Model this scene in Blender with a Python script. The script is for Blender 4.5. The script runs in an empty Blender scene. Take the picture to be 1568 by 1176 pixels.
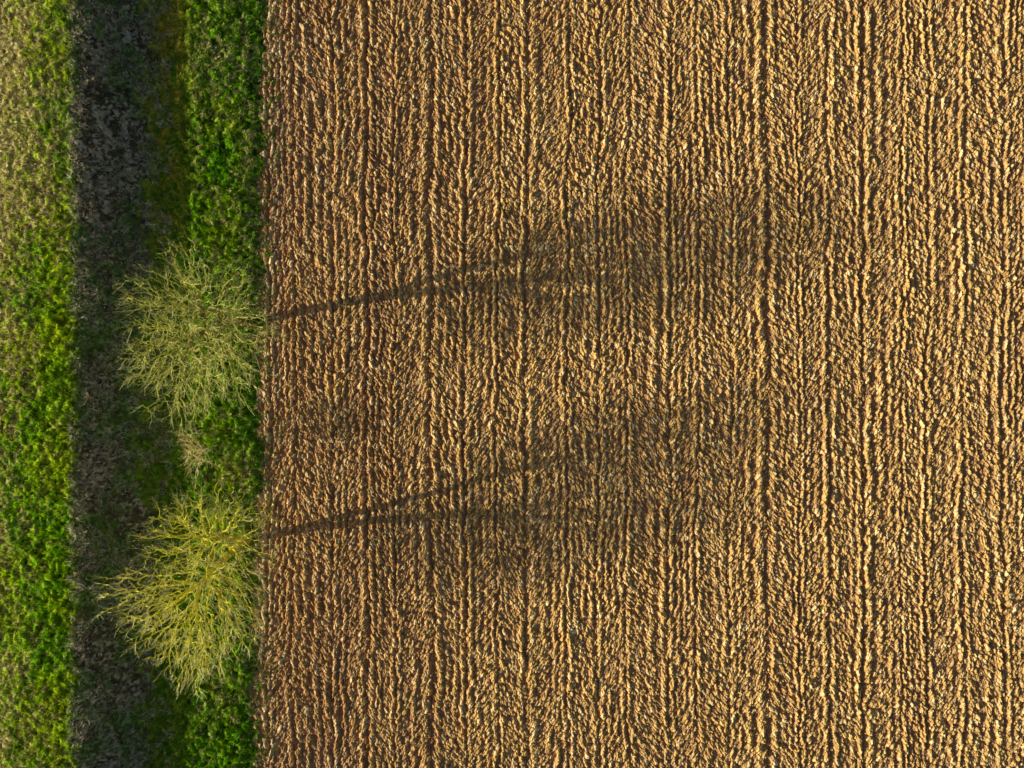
import bpy, math
import numpy as np
from mathutils import Vector
S=bpy.context.scene
rng=np.random.default_rng(7)
H=53.0
def PX(px,h=0.0): return (px-784)/20.0*(H-h)/H
def PY(py,h=0.0): return (588-py)/20.0*(H-h)/H
# ---------------------------------------------------------------- noise
TAB=[np.random.default_rng(100+i).random((256,256)) for i in range(24)]
def vn(x,y,s):
    T=TAB[s%24]; xi=np.floor(x).astype(np.int64); yi=np.floor(y).astype(np.int64)
    fx=x-xi; fy=y-yi; fx=fx*fx*(3-2*fx); fy=fy*fy*(3-2*fy)
    a=T[xi&255,yi&255]; b=T[(xi+1)&255,yi&255]; c=T[xi&255,(yi+1)&255]; d=T[(xi+1)&255,(yi+1)&255]
    return (a*(1-fx)+b*fx)*(1-fy)+(c*(1-fx)+d*fx)*fy
def fbm(x,y,s,o=4):
    r=0;a=1;t=0
    for i in range(o):
        r=r+a*vn(x*2**i+17.3*i,y*2**i+5.1*i,s+i); t+=a; a*=.55
    return r/t
def sstep(a,b,x):
    t=np.clip((x-a)/(b-a),0,1); return t*t*(3-2*t)
def clods(x,y,sx,sy,s):
    u=x/sx; v=y/sy; iu=np.floor(u).astype(np.int64); iv=np.floor(v).astype(np.int64)
    f1=np.full(u.shape,9.0); f2=np.full(u.shape,9.0); hh=np.zeros(u.shape); rr=np.zeros(u.shape)
    for a in (-1,0,1):
        for b in (-1,0,1):
            ci=(iu+a)&255; cj=(iv+b)&255
            dx=u-(iu+a+TAB[s][ci,cj]); dy=v-(iv+b+TAB[s+1][ci,cj])
            d=dx*dx+dy*dy
            h=TAB[s+2][ci,cj]+(TAB[s+3][ci,cj]-.5)*dx*1.8+(TAB[s+4][ci,cj]-.5)*dy*1.4
            m=d<f1
            f2=np.where(m,f1,np.minimum(f2,d)); hh=np.where(m,h,hh); rr=np.where(m,TAB[s+5][ci,cj],rr); f1=np.where(m,d,f1)
    gap=np.clip((np.sqrt(f2)-np.sqrt(f1))/.35,0,1)
    return hh*gap**.6-.35*f1, rr, gap
# ---------------------------------------------------------------- mesh helpers
def build(name,V,F,C=None,mat=None,smooth=False):
    V=np.asarray(V,dtype=np.float32); F=np.asarray(F,dtype=np.int32); k=F.shape[1]
    me=bpy.data.meshes.new(name)
    me.vertices.add(len(V)); me.vertices.foreach_set('co',V.ravel())
    me.loops.add(F.size); me.loops.foreach_set('vertex_index',F.ravel())
    me.polygons.add(len(F)); me.polygons.foreach_set('loop_start',np.arange(0,F.size,k,dtype=np.int32))
    try: me.polygons.foreach_set('loop_total',np.full(len(F),k,dtype=np.int32))
    except Exception: pass
    me.update(calc_edges=True)
    me.polygons.foreach_set('use_smooth',np.full(len(F),smooth))
    if C is not None:
        a=me.color_attributes.new('Col','FLOAT_COLOR','POINT')
        C4=np.ones((len(V),4),dtype=np.float32); C4[:,:3]=np.clip(C,0,1); a.data.foreach_set('color',C4.ravel())
    ob=bpy.data.objects.new(name,me); S.collection.objects.link(ob)
    if mat: me.materials.append(mat)
    return ob
def gridfaces(nx,ny):
    i=np.arange(nx-1)[:,None]*ny+np.arange(ny-1)[None,:]
    return np.stack([i,i+ny,i+ny+1,i+1],-1).reshape(-1,4)
def axis(lo,hi,st,flo,fhi):
    core=list(np.arange(lo,hi+st/2,st)); L=[];s=st;x=lo
    while flo is not None and x>flo: s*=1.25; x-=s; L.append(x)
    R=[];s=st;x=core[-1]
    while fhi is not None and x<fhi: s*=1.25; x+=s; R.append(x)
    return np.array(L[::-1]+core+R)
# ---------------------------------------------------------------- materials
def attr_mat(name,rough=.9,bump=0.0,bscale=20,var=.35,vscale=6,transl=0.0,spec=.1):
    m=bpy.data.materials.new(name); m.use_nodes=True; nt=m.node_tree; N=nt.nodes; L=nt.links
    b=N['Principled BSDF']; b.inputs['Roughness'].default_value=rough; b.inputs['Specular IOR Level'].default_value=spec
    at=N.new('ShaderNodeAttribute'); at.attribute_name='Col'
    tc=N.new('ShaderNodeTexCoord')
    no=N.new('ShaderNodeTexNoise'); no.inputs['Scale'].default_value=vscale; no.inputs['Detail'].default_value=4; no.inputs['Roughness'].default_value=.65
    L.new(tc.outputs['Object'],no.inputs['Vector'])
    mr=N.new('ShaderNodeMapRange'); mr.inputs[1].default_value=.3; mr.inputs[2].default_value=.7; mr.inputs[3].default_value=1-var; mr.inputs[4].default_value=1+var
    L.new(no.outputs[0],mr.inputs[0])
    mx=N.new('ShaderNodeVectorMath'); mx.operation='SCALE'; L.new(at.outputs['Color'],mx.inputs[0]); L.new(mr.outputs[0],mx.inputs['Scale'])
    L.new(mx.outputs[0],b.inputs['Base Color'])
    if bump:
        n2=N.new('ShaderNodeTexNoise'); n2.inputs['Scale'].default_value=bscale; n2.inputs['Detail'].default_value=3; L.new(tc.outputs['Object'],n2.inputs['Vector'])
        bp=N.new('ShaderNodeBump'); bp.inputs['Strength'].default_value=1; bp.inputs['Distance'].default_value=bump
        L.new(n2.outputs[0],bp.inputs['Height']); L.new(bp.outputs[0],b.inputs['Normal'])
    if transl:
        t=N.new('ShaderNodeBsdfTranslucent'); L.new(mx.outputs[0],t.inputs['Color'])
        ms=N.new('ShaderNodeMixShader'); ms.inputs[0].default_value=transl
        L.new(b.outputs[0],ms.inputs[1]); L.new(t.outputs[0],ms.inputs[2]); L.new(ms.outputs[0],N['Material Output'].inputs[0])
    return m
M_soil=attr_mat('ploughed_soil',.95,.06,10,.25,5)
M_verge=attr_mat('verge_ground',.95,.04,8,.35,4)
M_grass=attr_mat('grass_blades',.8,0,1,.15,3,transl=.25)
M_bark=attr_mat('bark',.85,.0,25,.25,8)
# ---------------------------------------------------------------- field edge
def xedge(y):
    base=np.interp(y,[-29.4,-22,-12,0,12,20,29.4],[PX(391),PX(388),PX(397),PX(403),PX(403),PX(405),PX(413)])
    return base+(fbm(y*.35,y*0+3.3,2,4)-.5)*.9+(fbm(y*1.6,y*0+8,4,3)-.5)*1.2
# ---------------------------------------------------------------- ploughed field
gx=axis(-21.0,41.5,.047,None,700); gy=axis(-31.5,31.5,.058,-700,700)
X,Y=np.meshgrid(gx,gy,indexing='ij')
fine=(1-sstep(41,44,X))*(1-sstep(31,35,np.abs(Y)))
c0,r0,g0=clods(X,Y,.42,.50,2)
wob=(fbm(X*.12,Y*.14,4,3)-.5)*.8+(vn(X*.4,Y*1.1,9)-.5)*.17+(r0-.5)*.20
XW=X+wob
P=2.56
XQ=XW+.26*np.sin(XW*.77+1.3)+.16*np.sin(XW*1.43+.4)
ph=(XQ+19.0)/P; bi=np.floor(ph).astype(np.int64); fr=ph-bi
d_main=np.minimum(fr,1-fr)*P
sh=np.where(bi%2==0,.50,-.44)+(TAB[6][bi&255,9]-.5)*.3
c1,r1,g1=clods(X-sh*Y+bi*7.7+(vn(X*.8,Y*.8,4)-.5)*.3,Y,.26,.46,8)
c2,r2,g2=clods(X-sh*.5*Y,Y,.14,.19,14)
fp=(XQ/.64+.25)
li=np.floor(fp+.5).astype(np.int64)&255
rid=np.cos(2*np.pi*fp)
amp=.5+1.0*TAB[7][li,12]
patch=np.clip(fbm(X*.6,Y*.3,11,3)*3.2-.8,.15,1.7)
cp=.70+.7*fbm(X*.5,Y*.3,18,3)
Z=-.08+ .037*rid*amp*patch + (c1-.4)*.120*cp + (c2-.4)*.058+(c0-.4)*.045*g0
mstr=.40+.38*TAB[9][np.floor(ph+.5).astype(np.int64)&255,5]
Z-= .10*mstr*np.exp(-(d_main/.11)**2)*(.25+1.4*vn(X*.5,Y*1.0,12))
Z+= .04*np.exp(-((d_main-.34)/.16)**2)*(.2+1.6*vn(X*.7,Y*.9,16))
Z+= .08*sstep(.78,.92,vn(X*2.8,Y*2.2,20))
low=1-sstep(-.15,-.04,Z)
Z+= (fbm(X*.08,Y*.08,1,3)-.5)*.15
Z=Z*fine+(1-fine)*(-.08)
xe=xedge(Y)
dd=X-xe
Z=Z-.75*(1-sstep(-.9,-.1,dd))
V=np.stack([X,Y,Z],-1).reshape(-1,3)
dry=np.array([.87,.555,.185]); dim_tone=np.array([.54,.30,.125]); pale=np.array([1.0,.81,.44]); shade=np.array([.40,.19,.095])
dim_mix=np.clip(.72*(1-sstep(0,22,dd+(fbm(X*.15,Y*.1,3,3)-.5)*12))+1.2*(fbm(X*.3,Y*.06,13,4)-.5)+.03,0,1)  # less lit verge side painted darker, plus random soil tone
dim_mix=np.clip(dim_mix+(r1-.5)*.6,0,1)[...,None]
C=dry*(1-dim_mix)+dim_tone*dim_mix
pl=((r2>.84)*.55*(g2>.3)+(r1>.88)*.45)[...,None]
ed=(np.exp(-(np.clip(dd,0,9)/1.2)**2)*.75*sstep(.35,.7,fbm(X*2.0,Y*1.2,15,2)))[...,None]
C=C*(1-np.clip(pl+ed,0,.8))+pale*np.clip(pl+ed,0,.8)
C=C*(.74+.44*r1[...,None])
lw=(low*.8*fine)[...,None]; C=C*(1-lw)+shade*lw  # brown shade painted into the soil colour of the low furrow bottoms
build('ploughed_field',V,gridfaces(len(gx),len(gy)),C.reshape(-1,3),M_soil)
del V,C,X,Y,Z,c1,c2,r1,r2,g1,g2,XW,wob,XQ,c0,g0
# ---------------------------------------------------------------- verge + bank
def vheight(x,y):
    cx=-32.35+(fbm(y*.12,y*0+1,6,3)-.5)*.8
    hc=1.62+(fbm(y*.5,y*0+4,11,4)-.5)*.5
    t=x-cx
    left=hc-.018*np.clip(-t,0,14)**2
    rt=hc*(1-sstep(-.6,4.6,t))
    z=np.where(t<-.3,np.minimum(left,rt+.02),rt)
    z=z+(fbm(x*.35,y*.3,7,3)-.5)*.22
    z=z-.12*np.exp(-((x+27)/1.1)**2)
    z=z-.10*np.exp(-((x+25.0+ (vn(y*.1,y*0,3)-.5)*.5)/.3)**2)
    e=x-xedge(y)
    z=z-.12*sstep(-1.3,-.5,e)-.75*sstep(-.15,.9,e)
    return z
def tuftn(x,y): return (fbm(x*1.7,y*1.7,9,3)-.5)*.24+(vn(x*3.8,y*3.8,14)-.5)*.24
G1=np.array([.22,.52,.006]); G2=np.array([.64,.80,.02]); G3=np.array([.075,.20,.008])
TAN=np.array([1.0,.86,.36]); OL=np.array([.55,.46,.06]); BR=np.array([.38,.29,.16]); DK=np.array([.07,.07,.035]); GY=np.array([1.0,.86,.58])
def vcol(x,y,rnd=None):
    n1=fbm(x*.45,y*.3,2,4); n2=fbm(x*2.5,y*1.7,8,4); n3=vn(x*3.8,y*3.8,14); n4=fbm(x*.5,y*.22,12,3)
    if rnd is None: rnd=vn(x*6,y*6,19)
    py=588-y*20
    right=sstep(-26,-24,x)
    g=G1+(G2-G1)*np.clip((n1-.38)*2.0+(rnd-.5)*1.1+.25*(1-right),0,1)[...,None]
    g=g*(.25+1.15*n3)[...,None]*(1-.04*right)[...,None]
    wl=1-sstep(-33.6,-32.2,x)
    topw=np.interp(py,[0,250,380,520,700,900,1176],[.55,.54,.475,.43,.395,.40,.43])
    topw=topw+.08*np.clip((-35.5-x)/3,-1,1)+(n4-.5)*.25
    ta=sstep(-.02,.02,topw-(.48*n2+.37*rnd+.15*n3))*wl
    wb=sstep(-33.0,-32.0,x+(n2-.5)*1.6)*(1-sstep(-28.6,-27.0,x+(n1-.5)*2+(n2-.5)*2))
    br=(BR*(1-n3[...,None])+DK*n3[...,None])
    br=br+(GY-br)*sstep(.50,.58,.55*n2+.45*rnd)[...,None]*.85
    brg=sstep(.46,.57,n1*.6+n2*.4)*.65
    br=br*(1-brg[...,None])+G3*1.7*brg[...,None]
    wc=sstep(-28.6,-27.0,x+(n1-.5)*2+(n2-.5)*2)*(1-sstep(-25.3,-24.2,x+(n2-.5)*1.5))
    oc=G3*2+(OL*1.3-G3*2)*(np.interp(py,[0,300,420,1176],[1.,.75,.35,.35])*np.clip((n2-.2)*2.2,0,1))[...,None]
    c=g*(1-ta[...,None])+TAN*ta[...,None]*(.45+.9*rnd[...,None])*(.6+.6*n3[...,None])
    c=c*(1-wb[...,None])+br*wb[...,None]
    c=c*(1-wc[...,None])+oc*wc[...,None]
    wd=sstep(-25.0,-24.3,x)
    tp=sstep(.57,.63,n2*.45+n1*.25+rnd*.3+.08*np.exp(-((py-90)/60)**2)+.06*sstep(-21.5,-20,x))*wd*.85
    c=c*(1-tp[...,None])+TAN*.65*tp[...,None]
    e=x-xedge(y)
    we=sstep(-1.5,-.9,e)*.45*(n3>.4)
    c=c*(1-we[...,None])+(G3*1.3)*we[...,None]
    return c
vx=axis(-41.5,-18.0,.06,-700,None); 
X,Y=np.meshgrid(vx,gy,indexing='ij')
fine=(1-sstep(41.5,44,-X))*(1-sstep(31,35,np.abs(Y)))
Z=vheight(X,Y)+tuftn(X,Y)*fine
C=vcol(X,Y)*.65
e=(X-xedge(Y))
we=sstep(-.5,-.1,e)[...,None]; C=C*(1-we)+np.array([.42,.28,.13])*we
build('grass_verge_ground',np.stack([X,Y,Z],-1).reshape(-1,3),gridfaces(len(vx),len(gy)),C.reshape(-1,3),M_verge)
# ---------------------------------------------------------------- grass blades
def blades(name,x,y,k,lmin,lmax,wid,lean,colfn,mat):
    n=len(x); z=np.maximum(vheight(x,y)+tuftn(x,y)-.02,np.where(x-xedge(y)>.1,-.07,-9))
    rnd=rng.random(n)
    col=colfn(x,y,rnd)*(.65+.7*rng.random(n))[:,None]
    x=np.repeat(x,k);y=np.repeat(y,k);z=np.repeat(z,k);col=np.repeat(col,k,0);L0=np.repeat(lmin+(lmax-lmin)*rng.random(n)**1.5,k)
    m=n*k; x=x+rng.normal(0,.045,m); y=y+rng.normal(0,.045,m)
    az=rng.random(m)*6.283; ln=lean*(.3+rng.random(m)); L=L0*(.6+.6*rng.random(m))
    w=wid*(.6+.8*rng.random(m)); a2=rng.random(m)*6.283
    tip=np.stack([x+np.cos(az)*np.sin(ln)*L,y+np.sin(az)*np.sin(ln)*L,z+np.cos(ln)*L],-1)
    b1=np.stack([x+np.cos(a2)*w,y+np.sin(a2)*w,z],-1); b2=np.stack([x-np.cos(a2)*w,y-np.sin(a2)*w,z],-1)
    V=np.stack([b1,b2,tip],1).reshape(-1,3)
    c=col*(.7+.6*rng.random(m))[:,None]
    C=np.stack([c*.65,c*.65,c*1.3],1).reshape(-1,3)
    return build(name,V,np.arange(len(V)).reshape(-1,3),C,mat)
n=75000
x=rng.uniform(-41.5,-17.6,n); y=rng.uniform(-31.5,31.5,n)
e=x-xedge(y)
keep=(e<-.3)|((e<1.4)&(rng.random(n)<.95*np.exp(-np.clip(e+.3,0,9)/.5))&(fbm(x*1.2,y*1.2,19,2)>.42))
bank=(x>-32.4)&(x<-27.6)
keep&=(~bank)|(rng.random(n)<.4)
keep&=fbm(x*1.1,y*1.1,5,3)+rng.random(n)*.5>.5
x=x[keep];y=y[keep]
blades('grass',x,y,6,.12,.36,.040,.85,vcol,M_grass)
n=15000
x=rng.uniform(-32.8,-26.0,n); y=rng.uniform(-31.5,31.5,n)
k=fbm(x*.9,y*.9,10,3)>.48; x=x[k];y=y[k]
blades('dead_grass',x,y,6,.15,.5,.034,1.1,lambda x,y,r:(GY*(.3+.9*r[:,None])),M_grass)
# ---------------------------------------------------------------- trees
def tubes(A,B,ra,rb,sides):
    A=np.asarray(A,float);B=np.asarray(B,float);n=len(A)
    d=B-A; d/=np.linalg.norm(d,axis=1)[:,None]+1e-9
    up=np.where(np.abs(d[:,2:3])>.9,np.array([[1.,0,0]]),np.array([[0,0,1.]]))
    u=np.cross(d,up); u/=np.linalg.norm(u,axis=1)[:,None]+1e-9; v=np.cross(d,u)
    a=np.arange(sides)/sides*2*np.pi
    ring=u[:,None,:]*np.cos(a)[None,:,None]+v[:,None,:]*np.sin(a)[None,:,None]
    VA=A[:,None,:]+ring*np.asarray(ra)[:,None,None]; VB=B[:,None,:]+ring*np.asarray(rb)[:,None,None]
    V=np.concatenate([VA,VB],1).reshape(-1,3)
    base=(np.arange(n)*2*sides)[:,None]; i=np.arange(sides)[None,:]; j=(i+1)%sides
    F=np.stack([base+i,base+j,base+sides+j,base+sides+i],-1).reshape(-1,4)
    return V,F
def tree(name,stems,lobes,natt,seed,cbark,ctwig,ctip,cbud,twmul=1.0,rmin=.021,kill=.52,budp=.3,rmul=1.0):
    r=np.random.default_rng(seed)
    pts=[]
    tot=sum(l[3]*l[4]*l[5] for l in lobes)
    for (cx,cy,cz,ax,ay,az) in lobes:
        m=int(natt*ax*ay*az/tot)
        d=r.normal(size=(m,3)); d/=np.linalg.norm(d,axis=1)[:,None]
        lump=.86+.17*np.sin(d[:,0]*5+seed)*np.cos(d[:,1]*7+seed*2)+.08*r.normal(size=m)
        rad=(r.random(m)**.38)*lump
        p=np.array([cx,cy,cz])+d*rad[:,None]*np.array([ax,ay,az]); pts.append(p)
    att=np.concatenate(pts); att=att[att[:,2]>1.6]
    cen=np.average(np.array([l[:3] for l in lobes]),axis=0,weights=[l[3]*l[4]*l[5] for l in lobes])
    gn=np.sin(att[:,0]*2.1+seed)*np.sin(att[:,1]*1.9+seed*3)*np.sin(att[:,2]*2.3)
    att=att[(gn>-.10)|(r.random(len(att))<.3)]
    nodes=[];par=[]
    for s in stems:
        prev=-1
        if len(nodes): prev=0
        p0=np.array(s[0],float)
        if prev<0: nodes.append(p0);par.append(-1);prev=0
        for q in s[1:]:
            q=np.array(q,float); st=nodes[prev].copy(); L=np.linalg.norm(q-st); k=max(1,int(L/.3))
            for i in range(1,k+1):
                nodes.append(st+(q-st)*i/k+r.normal(0,.03,3)); par.append(prev); prev=len(nodes)-1
    N=np.array(nodes); par=list(par)
    def near(a,P,off):
        d=np.linalg.norm(a[:,None,:]-P[None,:,:],axis=2); i=d.argmin(1); return d[np.arange(len(a)),i],i+off
    bd,bi=near(att,N,0)
    step=.22
    for it in range(100):
        if len(att)==0: break
        act=bd<6.0
        if not act.any(): break
        u,inv=np.unique(bi[act],return_inverse=True)
        dv=att[act]-N[bi[act]]; dv/=np.linalg.norm(dv,axis=1)[:,None]+1e-9
        D=np.zeros((len(u),3)); np.add.at(D,inv,dv); D/=np.linalg.norm(D,axis=1)[:,None]+1e-9
        D+=r.normal(0,.28,D.shape); D/=np.linalg.norm(D,axis=1)[:,None]+1e-9
        new=N[u]+D*step
        off=len(N); N=np.concatenate([N,new]); par+=list(u)
        d2,i2=near(att,new,off); m=d2<bd; bd=np.where(m,d2,bd); bi=np.where(m,i2,bi)
        k=bd>kill; att=att[k];bd=bd[k];bi=bi[k]
    par=np.array(par); n=len(N); acc=np.zeros(n); ch=np.zeros(n,int)
    for i in range(n-1,-1,-1):
        if acc[i]==0: acc[i]=rmin**2.2
        if par[i]>=0: acc[par[i]]+=acc[i]; ch[par[i]]+=1
    R=acc**(1/2.2)
    R=np.where(R>.05,.05+(R-.05)*rmul,R)
    i=np.arange(n)[par>=0]; ra=np.minimum(R[par[i]],R[i]*1.5); 
    V1,F1=tubes(N[par[i]],N[i]+(N[i]-N[par[i]])*.06,ra,R[i],6)
    thin=np.clip((.09-R[i])/.055,0,1)[:,None]
    c=cbark*(1-thin)+ctwig*thin; c=c*(.8+.4*r.random((len(i),1)))
    C1=np.repeat(c,12,0)
    cand=np.arange(n)[(R<.055)&(par>=0)]
    k=np.where(ch[cand]==0,2.9,.35)
    k=(k*twmul+r.random(len(cand))).astype(int)
    src=np.repeat(cand,k); m=len(src)
    tint=(.5+.8*r.random(n))[src][:,None]*(.75+.5*r.random((m,1)))
    pd=N[src]-N[par[src]]; pd/=np.linalg.norm(pd,axis=1)[:,None]+1e-9
    od=N[src]-(cen-np.array([0,0,1.8])); od/=np.linalg.norm(od,axis=1)[:,None]
    d=pd*.7+od*.8+r.normal(0,.34,(m,3)); d/=np.linalg.norm(d,axis=1)[:,None]
    L=(.3+.8*r.random(m)); A=[];B=[];RA=[];RB=[];CC=[]
    p=N[src].copy(); bud=[]
    for s in range(3):
        d2=d+r.normal(0,.22,(m,3))+np.array([0,0,.05]); d2/=np.linalg.norm(d2,axis=1)[:,None]
        q=p+d2*(L/3)[:,None]; A.append(p);B.append(q);RA.append(np.full(m,.014-.003*s));RB.append(np.full(m,.011-.003*s))
        t=(s+.5)/3; CC.append((ctwig*(1-t)+ctip*t)[None,:]*tint)
        sel=r.random(m)<.7
        sd=d2+r.normal(0,.55,(m,3)); sd/=np.linalg.norm(sd,axis=1)[:,None]; ln=.15+.3*r.random(m)
        A.append(q[sel]);B.append((q+sd*ln[:,None])[sel]);RA.append(np.full(sel.sum(),.008));RB.append(np.full(sel.sum(),.003)); CC.append((ctip[None,:]*tint)[sel])
        bud+= [q,(q+sd*ln[:,None])[sel],(q+sd*ln[:,None]*.5)[sel]]
        p=q;d=d2
    A=np.concatenate(A);B=np.concatenate(B);RA=np.concatenate(RA);RB=np.concatenate(RB);CC=np.concatenate(CC)
    V2,F2=tubes(A,B,RA,RB,3); C2=np.repeat(CC,6,0)
    bp=np.concatenate(bud); bp=bp[r.random(len(bp))<budp]; nb=len(bp)
    a=r.normal(size=(nb,3)); a/=np.linalg.norm(a,axis=1)[:,None]; b=np.cross(a,r.normal(size=(nb,3))); b/=np.linalg.norm(b,axis=1)[:,None]
    a*=.042;b*=.022
    V3=np.stack([bp-a,bp+b,bp+a,bp-b],1).reshape(-1,3); F3=np.arange(len(V3)).reshape(-1,4)
    C3=np.repeat(cbud[None,:]*(.6+.8*r.random((nb,1))),4,0)
    V=np.concatenate([V1,V2,V3]);F=np.concatenate([F1,F2+len(V1),F3+len(V1)+len(V2)]);C=np.concatenate([C1,C2,C3])
    return build(name,V,F,C,M_bark)
A_=np.array
gz=lambda x,y: float(vheight(A_([x]),A_([y]))[0])
bx,by=PX(374),PY(494); z0=gz(bx,by)-.15
tree('tree',[[(bx,by,z0),(bx-.1,by+.05,1.6),(bx-.15,by,2.6),(bx-.8,by+.6,4.0),(bx-1.2,by+.6,4.8)],
             [(bx,by,z0),(bx-.1,by,1.5),(bx-.15,by-.25,2.9),(bx-.9,by-.9,4.1),(bx-1.5,by-1.1,4.8)],
             ],
     [(PX(306,7),PY(512,7),7.0,5.0,6.0,4.5)],4000,3,
     A_([.30,.28,.09]),A_([.60,.61,.14]),A_([.86,.86,.36]),A_([.76,.88,.05]),rmul=1.2)
bx,by=PX(380),PY(826); z0=gz(bx,by)-.15
tree('tree',[[(bx,by,z0),(bx-.1,by+.1,1.0),(bx+.0,by+.55,2.6),(bx-.2,by+1.2,4.6),(bx-.5,by+1.4,5.4)],
             [(bx,by,z0),(bx-.15,by-.1,1.0),(bx-.5,by-.6,2.4),(bx-1.1,by-1.5,4.0),(bx-1.6,by-2.1,4.6)]],
     [(PX(325,6.5),PY(818,6.5),6.8,4.5,3.7,3.7),(PX(308,6),PY(935,6),6.0,4.9,4.5,3.8),(PX(208,5),PY(912,5),5.0,3.1,2.4,2.0),(PX(300,5),PY(1002,5),5.0,2.8,2.4,1.9)],4400,11,
     A_([.62,.57,.05]),A_([.82,.78,.08]),A_([.94,.90,.48]),A_([.84,.92,.05]),rmul=1.0)
bx,by=PX(320),PY(688); z0=gz(bx,by)
tree('shrub',[[(bx,by,z0),(bx,by,z0+.4)]],[(bx,by-.1,2.0,1.0,1.2,.9),(bx-.5,by+1.1,1.9,.6,.8,.6)],420,5,
     A_([.6,.45,.2]),A_([1,.80,.40]),A_([1,.88,.5]),A_([.95,.85,.3]),rmin=.014,kill=.28,twmul=1.7)
# ---------------------------------------------------------------- light, sky, camera
el=math.radians(12.9); az=math.radians(11.2)
d=Vector((math.cos(el)*math.cos(az),math.cos(el)*math.sin(az),-math.sin(el)))
sl=bpy.data.lights.new('sun','SUN'); sl.energy=5; sl.angle=math.radians(.53); sl.color=(1,.93,.74)
so=bpy.data.objects.new('sun',sl); S.collection.objects.link(so); so.rotation_euler=d.to_track_quat('-Z','Y').to_euler(); so.location=(-60,-10,40)
w=bpy.data.worlds.new('World'); S.world=w; w.use_nodes=True; nt=w.node_tree
sk=nt.nodes.new('ShaderNodeTexSky'); sk.sky_type='NISHITA'; sk.sun_disc=False; sk.sun_elevation=el; sk.sun_rotation=math.atan2(-d.x,-d.y)%(2*math.pi)
sk.dust_density=3.0; sk.air_density=1.0; sk.ozone_density=1.4
bg=nt.nodes['Background']; bg.inputs[1].default_value=.075; nt.links.new(sk.outputs[0],bg.inputs[0])
cam=bpy.data.cameras.new('camera'); cam.lens=36*H/78.4; cam.sensor_width=36; cam.clip_end=3000; cam.clip_start=.5
co=bpy.data.objects.new('camera',cam); S.collection.objects.link(co); co.location=(0,0,H); S.camera=co
S.view_settings.view_transform='Standard'; S.view_settings.look='None'; S.view_settings.exposure=0
